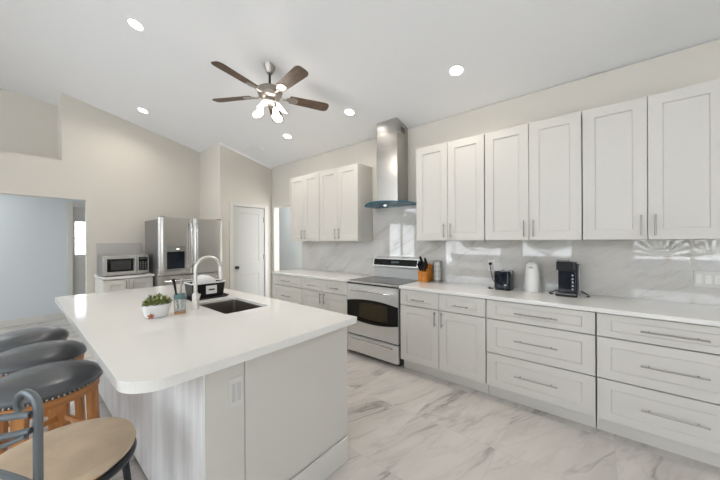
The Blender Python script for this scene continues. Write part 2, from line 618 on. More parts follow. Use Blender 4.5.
# hall beyond the doorway, near end left open to let light in
m = MB().box(XH, XH + .1, 3.3, 7.7, 0, 2.6)
struct('wall_hall', m, COOL)
m = MB().box(WX + .1, XH, 7.4, 7.5, 0, 2.6)
struct('wall_hall_end', m, COOL)
m = MB().box(WX + .1, XH + .1, 3.3, 7.5, 2.5, 2.6)
struct('ceiling_hall', m, CEIL)
for nm, loc_, w_ in (('far_room_lamp', (-.6, 6.95, 2.44), 9), ('hall_lamp', (3.9, 5.6, 2.48), 7)):  # no fixtures here: added fill lights that brighten far room and hall
    L = bpy.data.lights.new(nm, 'AREA'); L.shape = 'DISK'; L.size = .35; L.energy = w_; L.color = (.90, .96, 1.0)
    lo = bpy.data.objects.new(nm, L); lo.location = loc_; COL.objects.link(lo)
# closet behind the white door
m = MB().box(XR + .2, WX, YB + .9, YB + 1.0, 0, 2.6)
struct('wall_closet', m, COOL)

# trims and baseboards
m = MB()
m.box(OX, OX + .07, YF - .012, YF, 0, .1)
struct('baseboard_far', m, TRIM)
m = MB().box(XR + .002, DX0 - .075, YB - .014, YB, 0, .1).box(DX1 + .075, WX, YB - .014, YB, 0, .1)
struct('baseboard_back', m, TRIM, bevel=.003)
m = MB().box(-4.5, FDX0 - .08, YK - .014, YK, 0, .11)
struct('baseboard_far_room', m, TRIM, bevel=.003)
m = MB().prism([(XR, ceil_z(XR)), (WX, ceil_z(WX)), (WX, ceil_z(WX) - .035), (XR, ceil_z(XR) - .035)], 'y', YB - .02, YB)
struct('trim_1', m, CEIL)


def casing(name, axis, plane, a0, a1, h, wd, out, mat=TRIM):
    mm = MB()
    if axis == 'y':
        mm.box(a0 - wd, a0, plane - out, plane, 0, h + wd).box(a1, a1 + wd, plane - out, plane, 0, h + wd).box(a0, a1, plane - out, plane, h, h + wd)
    else:
        mm.box(plane - out, plane, a0 - wd, a0, 0, h + wd).box(plane - out, plane, a1, a1 + wd, 0, h + wd).box(plane - out, plane, a0, a1, h, h + wd)
    return struct(name, mm, mat, bevel=.004)


casing('trim_2', 'y', YB, DX0, DX1, DH, .07, .018)
mm = MB().box(WX - .018, WX, D1, D1 + .07, 0, DZ + .07).box(WX - .018, WX, D0 - .02, D1, DZ, DZ + .07)
struct('trim_3', mm, TRIM, bevel=.004)
casing('trim_4', 'y', YK, FDX0, FDX1, FDZ, .075, .02)

# the white interior door
dr = bpy.data.objects.new('door_1', None)
dr.location = (DX0, YB + .03, 0)
COL.objects.link(dr)
dr['kind'] = 'structure'; dr['label'] = 'white panelled interior door with a dark knob'
FB = lambda a, d, z: (a, YB + .045 - d, z)
m = MB(FB)
m.panel(DX0 + .004, DX1 - .004, 0, .036, .008, .90, .11, .006).panel(DX0 + .004, DX1 - .004, 0, .036, .90, DH - .004, .11, .006)
m.build('slab', DOORP, dr)
k = MB(lambda x, y, z: (DX0 + .065 + x, YB + .009 - z, .93 + y)).lathe([(.030, 0), (.030, .006), (.011, .010), (.011, .035), (.026, .040), (.030, .052), (.024, .064), (.008, .068)], seg=20)
k.build('door_knob', BLACKMET, dr)
for z in (.24, 1.1, 1.82):
    MB().box(DX1 - .022, DX1 - .003, YB - .006, YB + .012, z - .05, z + .05).build('hinge', NICKEL, dr, .002)

# the glazed exterior door of the far room
dr = bpy.data.objects.new('door_2', None)
dr.location = (FDX0, YK + .03, 0)
COL.objects.link(dr)
dr['kind'] = 'structure'; dr['label'] = 'white exterior door with a bright glazed upper half'
m = MB()
y0, y1 = YK + .03, YK + .07
gx0, gx1, gz0, gz1 = FDX0 + .015, FDX1 - .06, 1.15, 1.81
m.box(FDX0 + .004, FDX1 - .004, y0, y1, .01, gz0).box(FDX0 + .004, FDX1 - .004, y0, y1, gz1, FDZ - .004)
m.box(FDX0 + .004, gx0, y0, y1, gz0, gz1).box(gx1, FDX1 - .004, y0, y1, gz0, gz1)
m.build('slab', DOORP, dr)
f = MB()
f.box(gx0, gx1, y0 - .012, y0 + .03, gz0, gz0 + .02).box(gx0, gx1, y0 - .012, y0 + .03, gz1 - .02, gz1).box(gx0, gx1, y0 - .006, y0 + .03, 1.465, 1.485)
f.box(gx0, gx0 + .02, y0 - .012, y0 + .03, gz0 + .02, gz1 - .02)
f.build('glazing_frame', TRIM, dr)
MB().box(gx0 + .01, gx1 - .01, y0 + .012, y0 + .018, gz0 + .01, gz1 - .01).build('pane', GLASS, dr)

# backsplash tiles on the walls
m = MB().box(WX - .012, WX, -.75, D0 - .025, .9142, 1.3985).box(WX - .012, WX, 1.64, 2.485, 1.3985, 1.86)
SPLASH.node_tree.nodes['Principled BSDF'].inputs['IOR'].default_value = 1.75
sp = m.build('backsplash', SPLASH)
tag(sp, 'polished veined marble backsplash running along the right wall', 'backsplash', kind='structure')
m = MB().box(.80, 1.36, YF - .012, YF, .9142, 1.385)
sp = m.build('backsplash', pbr('grey_splash_tile', (.50, .47, .45), .2, var=.05, vscale=3))
tag(sp, 'small grey tile backsplash behind the microwave', 'backsplash', kind='structure')

# ------------------------------------------------------------------ cabinets
FR = lambda a, d, z: (WX - d, a, z)        # right wall: a along Y, d out from the wall
FF = lambda a, d, z: (a, YF - d, z)        # far wall


def bar_handle(M, a, d, z, L, vert, parent, r=.0055, name='handle'):
    h = MB(M)
    off = .030
    if vert:
        h.tube([(a, d + off, z - L / 2), (a, d + off, z + L / 2)], r, 8)
        for s in (-1, 1): h.tube([(a, d - .001, z + s * L * .36), (a, d + off, z + s * L * .36)], r * .8, 8)
    else:
        h.tube([(a - L / 2, d + off, z), (a + L / 2, d + off, z)], r, 8)
        for s in (-1, 1): h.tube([(a + s * L * .36, d - .001, z), (a + s * L * .36, d + off, z)], r * .8, 8)
    return h.build(name, NICKEL, parent)


def cabinet(name, label, group, M, a0, a1, z0, z1, depth, fronts, toe=False, cat='cabinet'):
    c = thing(name, label, cat, M((a0 + a1) / 2, depth / 2, 0 if toe else z0), group)
    D = depth - .02
    b = MB(M).box(a0 + .0012, a1 - .0012, .003, D - .014, z0, z1)
    b.build('carcass', CAB, c)
    if toe:
        MB(M).box(a0 + .0012, a1 - .0012, .003, depth - .075, 0, z0).build('toe_kick', CAB, c)
    for kind, f0, f1, y0, y1, hd in fronts:
        p = MB(M).panel(f0, f1, D - .0138, .0338, y0, y1, .076, railz=.076 if kind == 'door' else (.042 if y1 - y0 < .2 else .062))
        o = p.build(kind, CAB, c)
        if hd:
            a, z, L, vert = hd
            bar_handle(M, a, depth, z, L, vert, o)
    return c


G = .0035
def two_doors(a0, a1, z0, z1, hz, hl=.15, off=.037):
    mid = (a0 + a1) / 2
    return [('door', a0 + G, mid - G * .6, z0, z1, (mid - off, hz, hl, True)), ('door', mid + G * .6, a1 - G, z0, z1, (mid + off, hz, hl, True))]


UZ0, UZ1 = 1.40, 2.458
uppers = [(.866, 1.622, 'white two-door wall cabinet right beside the steel range hood, on its right'),
          (.103, .864, 'white two-door wall cabinet above the white can opener, middle of three right of the hood'),
          (-.657, .101, 'large white two-door wall cabinet above the coffee maker, cut by the photo edge'),
          (2.499, 3.270, 'white two-door wall cabinet just left of the range hood'),
          (3.272, 3.996, 'white two-door wall cabinet beside the open doorway, farthest from the camera')]
for a0, a1, lab in uppers:
    cabinet('wall_cabinet', lab, 'white wall cabinets', FR, a0, a1, UZ0, UZ1, .33, two_doors(a0, a1, UZ0 + .002, UZ1 - .003, 1.507))
BZ0, BZ1, BD = .104, .8815, .615
def three_drawers(a0, a1, hl=.30):
    mid = (a0 + a1) / 2
    return [('drawer', a0 + G, a1 - G, .712, .873, (mid, .788, hl, False)), ('drawer', a0 + G, a1 - G, .414, .704, (mid, .558, hl, False)), ('drawer', a0 + G, a1 - G, .116, .406, (mid, .264, hl, False))]
def drawers_doors(a0, a1, hz=.62):
    mid = (a0 + a1) / 2
    q = (a1 - a0) / 4
    return [('drawer', a0 + G, mid - G * .6, .712, .873, (mid - q, .780, .15, False)), ('drawer', mid + G * .6, a1 - G, .712, .873, (mid + q, .780, .15, False))] + two_doors(a0, a1, .116, .704, hz)
cabinet('base_cabinet', 'white base cabinet with two small drawers over doors, right of the range', 'white base cabinets', FR, .777, 1.667, BZ0, BZ1, BD, drawers_doors(.777, 1.667), True)
cabinet('base_cabinet', 'white three-drawer base cabinet under the toaster and coffee maker', 'white base cabinets', FR, .018, .774, BZ0, BZ1, BD, three_drawers(.018, .774), True)
cabinet('base_cabinet', 'white three-drawer base cabinet nearest the camera, cut by the right photo edge', 'white base cabinets', FR, -.738, .015, BZ0, BZ1, BD, three_drawers(-.738, .015), True)
cabinet('base_cabinet', 'white base cabinet with two drawers over doors, left of the range', 'white base cabinets', FR, 2.445, 3.338, BZ0, BZ1, BD, drawers_doors(2.445, 3.338), True)
cabinet('base_cabinet', 'white drawer cabinet at the doorway end, mostly hidden behind the island', 'white base cabinets', FR, 3.341, 4.078, BZ0, BZ1, BD, three_drawers(3.341, 4.078, .22), True)
cabinet('base_cabinet', 'small white two-door cabinet under the microwave beside the refrigerator', 'white base cabinets', FF, .775, 1.352, BZ0, BZ1, .66, two_doors(.775, 1.352, .116, .868, .79, .11, .04), True)

# worktops
def slab(name, label, M, a0, a1, d0, d1, z0=.882, z1=.914):
    o = MB(M).box(a0, a1, d0, d1, z0, z1).build(name, QUARTZ, None, .004)
    return tag(o, label, 'countertop', 'white quartz worktops')
slab('worktop', 'long white quartz worktop right of the range, carrying the coffee maker', FR, -.745, 1.669, .013, .64)
slab('worktop', 'white quartz worktop between the range and the doorway', FR, 2.442, 4.085, .013, .64)
slab('worktop', 'short white quartz worktop under the microwave', FF, .764, 1.361, .013, .68)

# ------------------------------------------------------------------ island
IX0, IX1, IY0, IY1 = .230, 1.405, 1.195, 3.715
SX0, SX1, SY0, SY1 = .905, 1.235, 1.925, 2.455
top = bpy.data.meshes.new('island_worktop')
bm = bmesh.new()
def rounded(x0, x1, y0, y1, rad, n=10):
    pts = []
    for cx, cy, a in ((x1 - rad, y1 - rad, 0), (x0 + rad, y1 - rad, 90), (x0 + rad, y0 + rad, 180), (x1 - rad, y0 + rad, 270)):
        rr = rad
        for i in range(n + 1):
            t = R(a + 90 * i / n)
            pts.append((cx + rr * math.cos(t), cy + rr * math.sin(t)))
    return pts
def island_outline():
    pts = [(IX1, IY1), (IX0, IY1)]
    rad = .13
    for i in range(13):
        t = R(180 + 90 * i / 12)
        pts.append((IX0 + rad + rad * math.cos(t), IY0 + rad + rad * math.sin(t)))
    pts.append((IX1, IY0))
    return pts
outer = island_outline()
inner = rounded(SX0, SX1, SY0, SY1, .02, 4)
for z in (.874, .914):
    vo = [bm.verts.new((x, y, z)) for x, y in outer]
    vi = [bm.verts.new((x, y, z)) for x, y in inner]
    eo = [bm.edges.new((vo[i], vo[(i + 1) % len(vo)])) for i in range(len(vo))]
    ei = [bm.edges.new((vi[i], vi[(i + 1) % len(vi)])) for i in range(len(vi))]
    bmesh.ops.triangle_fill(bm, edges=eo + ei, use_beauty=True)
    if z < .9:
        lo_o, lo_i = vo, vi
    else:
        for L, U in ((lo_o, vo), (lo_i, vi)):
            for i in range(len(L)):
                j = (i + 1) % len(L)
                bm.faces.new((L[i], L[j], U[j], U[i]))
bmesh.ops.recalc_face_normals(bm, faces=bm.faces)
bm.to_mesh(top)
bm.free()
top.materials.append(QUARTZ)
o = bpy.data.objects.new('island_worktop', top)
COL.objects.link(o)
b = o.modifiers.new('bevel', 'BEVEL'); b.width, b.segments, b.limit_method, b.angle_limit = .004, 2, 'ANGLE', R(60)
tag(o, 'large white quartz island top with a rounded near corner and sink cutout', 'countertop', 'white quartz worktops')

BX0, BX1, BY0, BY1 = .49, 1.376, 1.25, 3.66
isl = thing('kitchen_island', 'white panelled kitchen island base under the big quartz top', 'kitchen island', ((BX0 + BX1) / 2, (BY0 + BY1) / 2, 0))
m = MB().box(BX0 + .012, BX1, BY0 + .12, SY0 - .06, .02, .8735).box(BX0 + .012, BX1, SY1 + .06, BY1 - .01, .02, .8735)
m.box(BX0 + .012, SX0 - .06, SY0 - .06, SY1 + .06, .02, .8735).box(SX1 + .06, BX1, SY0 - .06, SY1 + .06, .02, .8735).box(BX0 + .012, BX1, SY0 - .06, SY1 + .06, .02, .6)
m.build('carcass', CAB, isl)
MB().box(BX0 + .012, .672, BY0, BY0 + .12, 0, .8735).build('corner_post', CAB, isl, .002)
MB().box(.676, BX1, BY0 + .004, BY0 + .12, 0, .8735).build('end_panel', CAB, isl, .002)
# knee side: upright boards under the overhang
n = 8
for i in range(n):
    ya = BY0 + (BY1 - BY0) * i / n
    yb = BY0 + (BY1 - BY0) * (i + 1) / n - .003
    MB().box(BX0 + .002, BX0 + .0115, ya, yb, .02, .8735).build('knee_board', KNEE, isl, .001)
m = MB().box(BX0, BX1 - .01, BY0 - .014, BY0 - .0005, 0, .15)
m.build('baseboard', TRIM, isl, .005, 3)
# duplex outlet on the near end
ol = thing('wall_outlet', 'white outlet plate on the near end of the island', 'outlet', (.631, BY0 - .004, .73), 'white outlet plates')
MB().box(.600, .662, BY0 - .006, BY0 - .0002, .665, .795).build('cover_plate', PLATE, ol, .002)
for zz in (.618, .644):
    MB().box(zz - .008, zz + .008, BY0 - .008, BY0 - .0062, .69, .77).build('socket', pbr('socket_grey', (.50, .485, .46), .4), ol)

# ------------------------------------------------------------------ sink and faucet
sk = MB()
def ringv(z, ins, rad): return [(x, y, z) for x, y in rounded(SX0 + ins, SX1 - ins, SY0 + ins, SY1 - ins, rad, 4)]
rings = [ringv(.8725, -.015, .02), ringv(.8725, .0012, .02), ringv(.894, .0012, .02), ringv(.894, .0035, .02), ringv(.69, .010, .03), ringv(.672, .03, .03)]
n = len(rings[0])
vs = [p for q in rings for p in q]
fs = []
for k in range(5):
    for i in range(n):
        j = (i + 1) % n
        fs.append((k * n + i, k * n + j, k * n + n + j, k * n + n + i))
fs.append(tuple(range(5 * n, 6 * n)))
sk.add(vs, fs)
so = thing('sink', 'dark undermount sink basin sunk in the island top', 'sink', ((SX0 + SX1) / 2, (SY0 + SY1) / 2, .672))
ob = sk.build('basin', SINKM, so)
MB().lathe([(.001, .002), (.042, .002), (.045, .0005)], ((SX0 + SX1) / 2, (SY0 + SY1) / 2, .6725), 24).build('drain', CHROME, so)

fc = thing('faucet', 'tall brushed nickel gooseneck faucet standing beside the sink', 'faucet', (.836, 2.24, .914))
m = MB().lathe([(.030, .0003), (.030, .006), (.0235, .012), (.0225, .10), (.0195, .112), (.0135, .118)], (.836, 2.24, .914), 24)
m.build('base', FAUCET, fc)
path = [(.836, 2.24, .914 + .11), (.836, 2.24, 1.19)]
for i in range(1, 17):
    t = PI - PI * i / 16 * .97
    path.append((.925 + .089 * math.cos(t), 2.24, 1.195 + .089 * math.sin(t)))
e = Vector(path[-1])
m = MB().tube(path, .0125, 14)
m.build('gooseneck', FAUCET, fc)
m = MB().tube([e + Vector((-.001, 0, .006)), e + Vector((0, 0, -.02)), e + Vector((.004, 0, -.075)), e + Vector((.005, 0, -.095))], [.013, .0155, .0165, .015], 14)
sh = m.build('spray_head', FAUCET, fc)
MB().tube([e + Vector((.005, 0, -.0945)), e + Vector((.005, 0, -.100))], .0125, 14).build('nozzle', BLACKP, sh)
MB().tube([(.836, 2.24 - .02, .985), (.836, 2.24 - .045, .99), (.836, 2.24 - .075, 1.03)], [.008, .007, .006], 10).build('lever', FAUCET, fc)

# dish rack behind the sink
dk = thing('dish_rack', 'black dish rack with white label plate standing behind the sink', 'dish rack', (1.07, 2.66, .914))
def tray(mb, x0, x1, y0, y1, z0, z1, fl, th):
    """open tub, walls flare by fl towards the top"""
    def rg(e, z): return [(x, y, z) for x, y in rounded(x0 - e, x1 + e, y0 - e, y1 + e, .025, 4)]
    rr = [rg(0, z0), rg(fl, z1), rg(fl - th, z1), rg(-th, z0 + th)]
    n_ = len(rr[0])
    fs_ = [tuple(range(n_))[::-1]]
    for k_ in range(3):
        for i_ in range(n_):
            j_ = (i_ + 1) % n_
            fs_.append((k_ * n_ + i_, k_ * n_ + j_, k_ * n_ + n_ + j_, k_ * n_ + n_ + i_))
    fs_.append(tuple(range(3 * n_, 4 * n_)))
    return mb.add([p for q in rr for p in q], fs_)
tray(MB(), .945, 1.195, 2.57, 2.75, .926, 1.045, .012, .006).build('tub', BLACKP, dk)
tray(MB(), .925, 1.225, 2.55, 2.77, .9143, .928, .01, .004).build('drip_tray', BLACKM, dk)
lp = MB().box(1.035, 1.125, 2.553, 2.559, .955, 1.025).build('label_plate', WHITEPL, dk, .003)
MB().box(1.055, 1.105, 2.5505, 2.5525, .985, .997).build('finger_slot', BLACKM, lp, .002)
MB().tube([(x, y, 1.048) for x, y in rounded(.932, 1.208, 2.557, 2.763, .03, 4)], .006, 8, True).build('rim', WHITEPL, dk)
for i, y in enumerate((2.61, 2.655, 2.70)):
    pl = MB(lambda x, yy, z, y=y: (1.07 + x, y + z + (yy) * .15, 1.02 + yy)).lathe([(.001, 0), (.05, .002), (.062, .004), (.084, .014), (.085, .016), (.062, .008), (.001, .005)], seg=32)
    tag(pl.build('plate', PORC), 'white plate standing upright in the black dish rack', 'plate', 'white plates in the dish rack')

# glass jar with cork foot holding brushes
jr = thing('utensil_jar', 'clear glass jar with cork foot and teal band left of the faucet', 'jar', (.722, 2.20, .914))
MB().lathe([(.034, .0003), (.035, .016)], (.722, 2.20, .914), 24).build('cork_foot', CORK, jr)
MB().lathe([(.033, .0162), (.036, .03), (.036, .105), (.034, .112), (.031, .112), (.033, .105), (.033, .03), (.031, .02)], (.722, 2.20, .914), 24, cap=True).build('glass_body', CLEAR, jr)
MB().lathe([(.0365, .10), (.0375, .102), (.0375, .128), (.0355, .13), (.034, .128), (.0345, .1125)], (.722, 2.20, .914), 24, cap=False).build('teal_band', TEAL, jr)
for i, (dx, dy, tx, ty, col, lab) in enumerate(((-.010, .0, -.035, .012, BLACKP, 'black handled brush leaning in the glass jar'), (.012, .004, .016, .016, STEELD, 'grey utensil standing upright in the glass jar'))):
    t_ = MB().tube([(.722 + dx, 2.20 + dy, .945), (.722 + tx * .6, 2.20 + ty, 1.06), (.722 + tx, 2.20 + ty, 1.15)], [.005, .006, .010], 8).build('dish_brush' if i == 0 else 'utensil', col)
    tag(t_, lab, 'brush' if i == 0 else 'utensil')

# white oval planter with succulents
pt = thing('succulent_planter', 'white oval planter of green succulents on the island top', 'planter', (.590, 2.215, .914))
def oval(cx, cy, rx, ry, n=28): return [(cx + rx * math.cos(2 * PI * i / n), cy + ry * math.sin(2 * PI * i / n)) for i in range(n)]
lv = [(.914, .055, .045), (.9145 + .004, .064, .05), (.97, .078, .058), (.993, .084, .062), (.996, .083, .061), (.994, .078, .056), (.978, .074, .054)]
m = MB()
vs = []
for z, rx, ry in lv: vs += [(x, y, z) for x, y in oval(.590, 2.215, rx, ry)]
fs = [tuple(range(28))[::-1]]
for k in range(len(lv) - 1):
    for i in range(28):
        j = (i + 1) % 28
        fs.append((k * 28 + i, k * 28 + j, k * 28 + 28 + j, k * 28 + 28 + i))
fs.append(tuple(range((len(lv) - 1) * 28, len(lv) * 28)))
m.add(vs, fs, True)
m.build('pot', PORC, pt)
m = MB()
def leaf(mb, base, d, L, w):
    d = Vector(d).normalized()
    s = d.cross(Vector((0, 0, 1)))
    s = s.normalized() if s.length > .01 else Vector((1, 0, 0))
    n_ = s.cross(d)
    B = Vector(base)
    a = [B, B + d * L * .45 + s * w, B + d * L * .45 - s * w, B + d * L, B + d * L * .45 + n_ * w * .5, B + d * L * .45 - n_ * w * .5]
    mb.add(a, [(0, 1, 4), (1, 3, 4), (3, 2, 4), (2, 0, 4), (1, 0, 5), (3, 1, 5), (2, 3, 5), (0, 2, 5)], True)
rosettes = [(-.055, -.012, .028), (-.028, .022, .045), (-.012, -.02, .04), (.018, .006, .062), (.03, -.026, .038), (.05, .014, .040), (.066, -.006, .026), (-.045, .026, .024), (.0, .035, .04)]
for rx, ry, hh in rosettes:
    for i in range(26):
        th, el = random.uniform(0, 2 * PI), random.uniform(.15, 1.35)
        leaf(m, (.590 + rx, 2.215 + ry, .984 + hh * random.uniform(.1, 1.1)), (math.cos(th) * math.cos(el), math.sin(th) * math.cos(el), math.sin(el)), random.uniform(.020, .038), random.uniform(.005, .009))
m.build('succulents', LEAF1, pt)
m = MB()
for i in range(5):
    a = 2 * PI * i / 5 + .3
    m.tube([(.543, 2.155, .935), (.543 + .018 * math.cos(a), 2.152, .935 + .018 * math.sin(a))], [.008, .003], 8)
m.M = None
tag(m.build('starfish', RUST, pt), 'small rust orange starfish', None)

# ------------------------------------------------------------------ range
RY0, RY1 = 1.677, 2.433
rg = thing('range', 'stainless steel freestanding range with black oven window and glass top', 'range', (2.98, (RY0 + RY1) / 2, 0))
MB().box(2.70, WX - .03, RY0, RY1, .03, .893).build('body', BLACKM, rg)
for yy in (RY0 + .06, RY1 - .06):
    for xx in (2.76, 3.2):
        MB().lathe([(.02, 0), (.02, .03)], (xx, yy, 0), 12).build('foot', BLACKM, rg)
fm = MB().box(2.652, WX - .10, RY0, RY1, .893, .912)
fm.build('cooktop_frame', STEEL, rg, .003)
cg = MB().box(2.70, WX - .125, RY0 + .015, RY1 - .015, .9122, .9155).build('glass_cooktop', BLACKG, rg, .001)
for cx, cy, rr in ((2.83, RY0 + .19, .10), (2.83, RY1 - .19, .085), (3.05, RY0 + .19, .075), (3.05, RY1 - .19, .10)):
    MB().tube([(cx + rr * math.cos(2 * PI * i / 32), cy + rr * math.sin(2 * PI * i / 32), .9158) for i in range(32)], .0012, 4, True).build('burner_ring', STEELD, cg)
# oven door: steel with a black band whose edges are arcs
FRG = lambda a, d, z: (2.70 - d, a, z)
N = 20
yc, hw = (RY0 + RY1) / 2, (RY1 - RY0) / 2 - .006
tz = lambda s: .668 + .035 * (1 - s * s)
bz = lambda s: .462 - .042 * (1 - s * s)
od = MB(FRG).box(RY0 + .006, RY1 - .006, .001, .030, .262, .872).build('oven_door', STEELR, rg, .003)
pts = [(yc + hw * s, tz(s)) for s in [i / N * 2 - 1 for i in range(N + 1)]] + [(yc + hw * s, bz(s)) for s in [1 - i / N * 2 for i in range(N + 1)]]
MB(lambda d, a, z: (2.67 - d, a, z)).prism(pts, 'x', .0003, .004).build('black_glass_band', BLACKG, od)
pts = [(yc + hw * .55 * s - .03, tz(s * .55) - .035) for s in [i / N * 2 - 1 for i in range(N + 1)]] + [(yc - .03 + hw * .55 * s, bz(s * .55) + .05) for s in [1 - i / N * 2 for i in range(N + 1)]]
MB(lambda d, a, z: (2.6658 - d, a, z)).prism(pts, 'x', .0002, .001).build('window', OVENW, od)
hp = [(2.665, RY0 + .09, .80), (2.628, RY0 + .095, .803)] + [(2.622 - .006 * math.cos((i / 8 - .5) * PI), RY0 + .12 + (RY1 - RY0 - .24) * i / 8, .803 + .012 * math.sin(PI * i / 8)) for i in range(9)] + [(2.628, RY1 - .095, .803), (2.665, RY1 - .09, .80)]
MB().tube(hp, .010, 10).build('handle', CHROME, od)
MB().box(2.672, 2.70, RY0 + .006, RY1 - .006, .876, .889).build('vent_strip', BLACKM, rg)
dw = MB(FRG).box(RY0 + .006, RY1 - .006, .001, .032, .045, .246).build('storage_drawer', STEELR, rg, .004)
hp = [(2.656 - .012 * math.sin(PI * i / 10), RY0 + .07 + (RY1 - RY0 - .14) * i / 10, .205 + .018 * math.sin(PI * i / 10)) for i in range(11)]
MB().tube(hp, .011, 10).build('handle', CHROME, dw)
# backguard
MB().box(WX - .10, WX - .03, RY0 + .03, RY1 - .03, .912, 1.05).build('backguard', STEELB, rg, .004)
cp = MB().prism([(WX - .028, 1.045), (WX - .115, 1.045), (WX - .135, 1.062), (WX - .105, 1.172), (WX - .085, 1.185), (WX - .028, 1.185)], 'y', RY0 + .03, RY1 - .03).build('control_console', STEELR, rg, .004)
dx, dz = .03, .11
q = lambda t, e: (WX - .135 + dx * t - e, 1.062 + dz * t)
e0, e1 = q(.14, .0015), q(.86, .0015)
pn = MB().prism([(e0[0], e0[1]), (e1[0], e1[1]), (e1[0] + .008, e1[1]), (e0[0] + .008, e0[1])], 'y', RY0 + .05, RY1 - .045).build('control_panel', BLACKG, cp)
e0, e1 = q(.42, .0028), q(.66, .0028)
MB().prism([(e0[0], e0[1]), (e1[0], e1[1]), (e1[0] + .001, e1[1]), (e0[0] + .001, e0[1])], 'y', yc - .07, yc + .05).build('clock_display', SCREEN, pn)

# ------------------------------------------------------------------ range hood
HY0, HY1, HXF = 1.912, 2.232, 3.03
hd = thing('range_hood', 'stainless steel chimney range hood with teal glass canopy over the range', 'range hood', (3.15, 2.07, 1.86))
zsp = 2.58
ct2 = lambda x: Z0 + SL * (WX - x) - .002
MB().prism([(HXF, 1.885), (WX - .013, 1.885), (WX - .013, zsp), (HXF, zsp)], 'y', HY0, HY1).build('lower_chimney', STEELH, hd, .003)
uc = MB().prism([(HXF + .004, zsp + .0005), (WX - .001, zsp + .0005), (WX - .001, ct2(WX)), (HXF + .004, ct2(HXF + .004))], 'y', HY0 + .004, HY1 - .004).build('upper_chimney', STEELH, hd, .002)
for i in range(4):
    MB().box(3.13, 3.22, HY0 + .002, HY0 + .0035, 2.78 + i * .018, 2.788 + i * .018).build('vent_slot', BLACKM, uc)
MB().box(2.96, WX - .013, 1.83, 2.31, 1.866, 1.8845).build('motor_housing', STEELH, hd, .004)
# arched front glass
gp = [(WX - .013, 1.70)]
NN = 24
for i in range(NN + 1):
    t = i / NN
    y = 1.70 + .74 * t
    x = 3.05 - .25 * math.sin(PI * t) ** .8
    gp.append((x, y))
gp.append((WX - .013, 2.44))
def lift(x): return .018 * max(0, (3.05 - x) / .25)
vs = [(x, y, 1.857 + lift(x)) for x, y in gp] + [(x, y, 1.865 + lift(x)) for x, y in gp]
n = len(gp)
fs = [tuple(range(n))[::-1], tuple(range(n, 2 * n))] + [(i, (i + 1) % n, n + (i + 1) % n, n + i) for i in range(n)]
MB().add(vs, fs).build('glass_canopy', TEALG, hd)
for yy in (2.12,):
    MB().lathe([(.001, -.004), (.014, -.004), (.018, -.0005)], (3.06, yy, 1.857), 16, cap=False).build('hood_lamp', emit('hood_lamp_glow', (.9, .97, 1), 4), hd)

# ------------------------------------------------------------------ refrigerator
FX0, FX1, FY = 1.340, 2.258, 4.90
fg = thing('refrigerator', 'stainless steel french door refrigerator with dispenser in the alcove', 'refrigerator', ((FX0 + FX1) / 2, 5.3, 0))
MB().box(1.367, FX1 - .004, FY + .075, YF - .16, .02, 1.742).build('body', STEELD, fg, .004)
fxm = 1.797
def curved_door(x0, x1, z0, z1, bow=.022):
    pts = [(x0, FY + .068), (x1, FY + .068)]
    nn = 12
    for i in range(nn + 1):
        t = 1 - i / nn
        x = x0 + (x1 - x0) * t
        e = min(1, min(t, 1 - t) / .09)
        pts.append((x, FY + .022 - bow * (1 - (1 - e) ** 2)))
    return MB().prism(pts, 'z', z0, z1, True)
ld_ = curved_door(FX0, fxm - .003, .905, 1.765).build('door', STEELF, fg, .0)
rd_ = curved_door(fxm + .003, FX1, .905, 1.765).build('door', STEELF, fg, .0)
fz = curved_door(FX0, FX1, .09, .892).build('freezer_drawer', STEELF, fg, .0)
MB().box(FX0 + .02, FX1 - .02, FY + .05, FY + .09, .02, .088).build('kick_grille', BLACKM, fg)
for xx in (FX0 + .05, FX1 - .05):
    MB().box(xx - .03, xx + .03, FY + .02, FY + .12, 1.766, 1.782).build('hinge_cap', STEELD, fg, .003)
for d_, xx, s in ((ld_, fxm - .042, -1), (rd_, fxm + .042, 1)):
    MB().tube([(xx, FY + .002, 1.01), (xx, FY - .035, 1.03)] + [(xx + s * .0, FY - .052 - .008 * math.sin(PI * i / 8), 1.05 + .60 * i / 8) for i in range(9)] + [(xx, FY - .035, 1.67), (xx, FY + .002, 1.69)], .0125, 10).build('handle', CHROME, d_)
MB().tube([(FX0 + .08, FY + .002, .82), (FX0 + .1, FY - .045, .82), (FX1 - .1, FY - .045, .82), (FX1 - .08, FY + .002, .82)], .0125, 10).build('handle', CHROME, fz)
dp = MB().box(1.425, 1.685, FY - .006, FY + .002, .965, 1.355).build('dispenser', STEELD, ld_, .003)
MB().box(1.438, 1.672, FY - .009, FY - .0062, .98, 1.255).build('dispenser_recess', BLUEREFL, ld_, .002)
MB().box(1.438, 1.672, FY - .010, FY - .0063, 1.262, 1.342).build('dispenser_panel', pbr('panel_grey', (.22, .22, .21), .2), ld_, .002)
MB().box(1.56, 1.60, FY - .0115, FY - .0102, 1.285, 1.30).build('display', emit('dispenser_display', (1, .95, .8), 1.5), ld_)
for xx in (1.495, 1.59):
    MB().box(xx - .018, xx + .018, FY - .020, FY - .0092, 1.09, 1.235).build('paddle', BLUEREFL, ld_, .004)
MB().box(1.438, 1.672, FY - .022, FY - .0092, .98, .995).build('drip_tray', STEELD, ld_, .002)

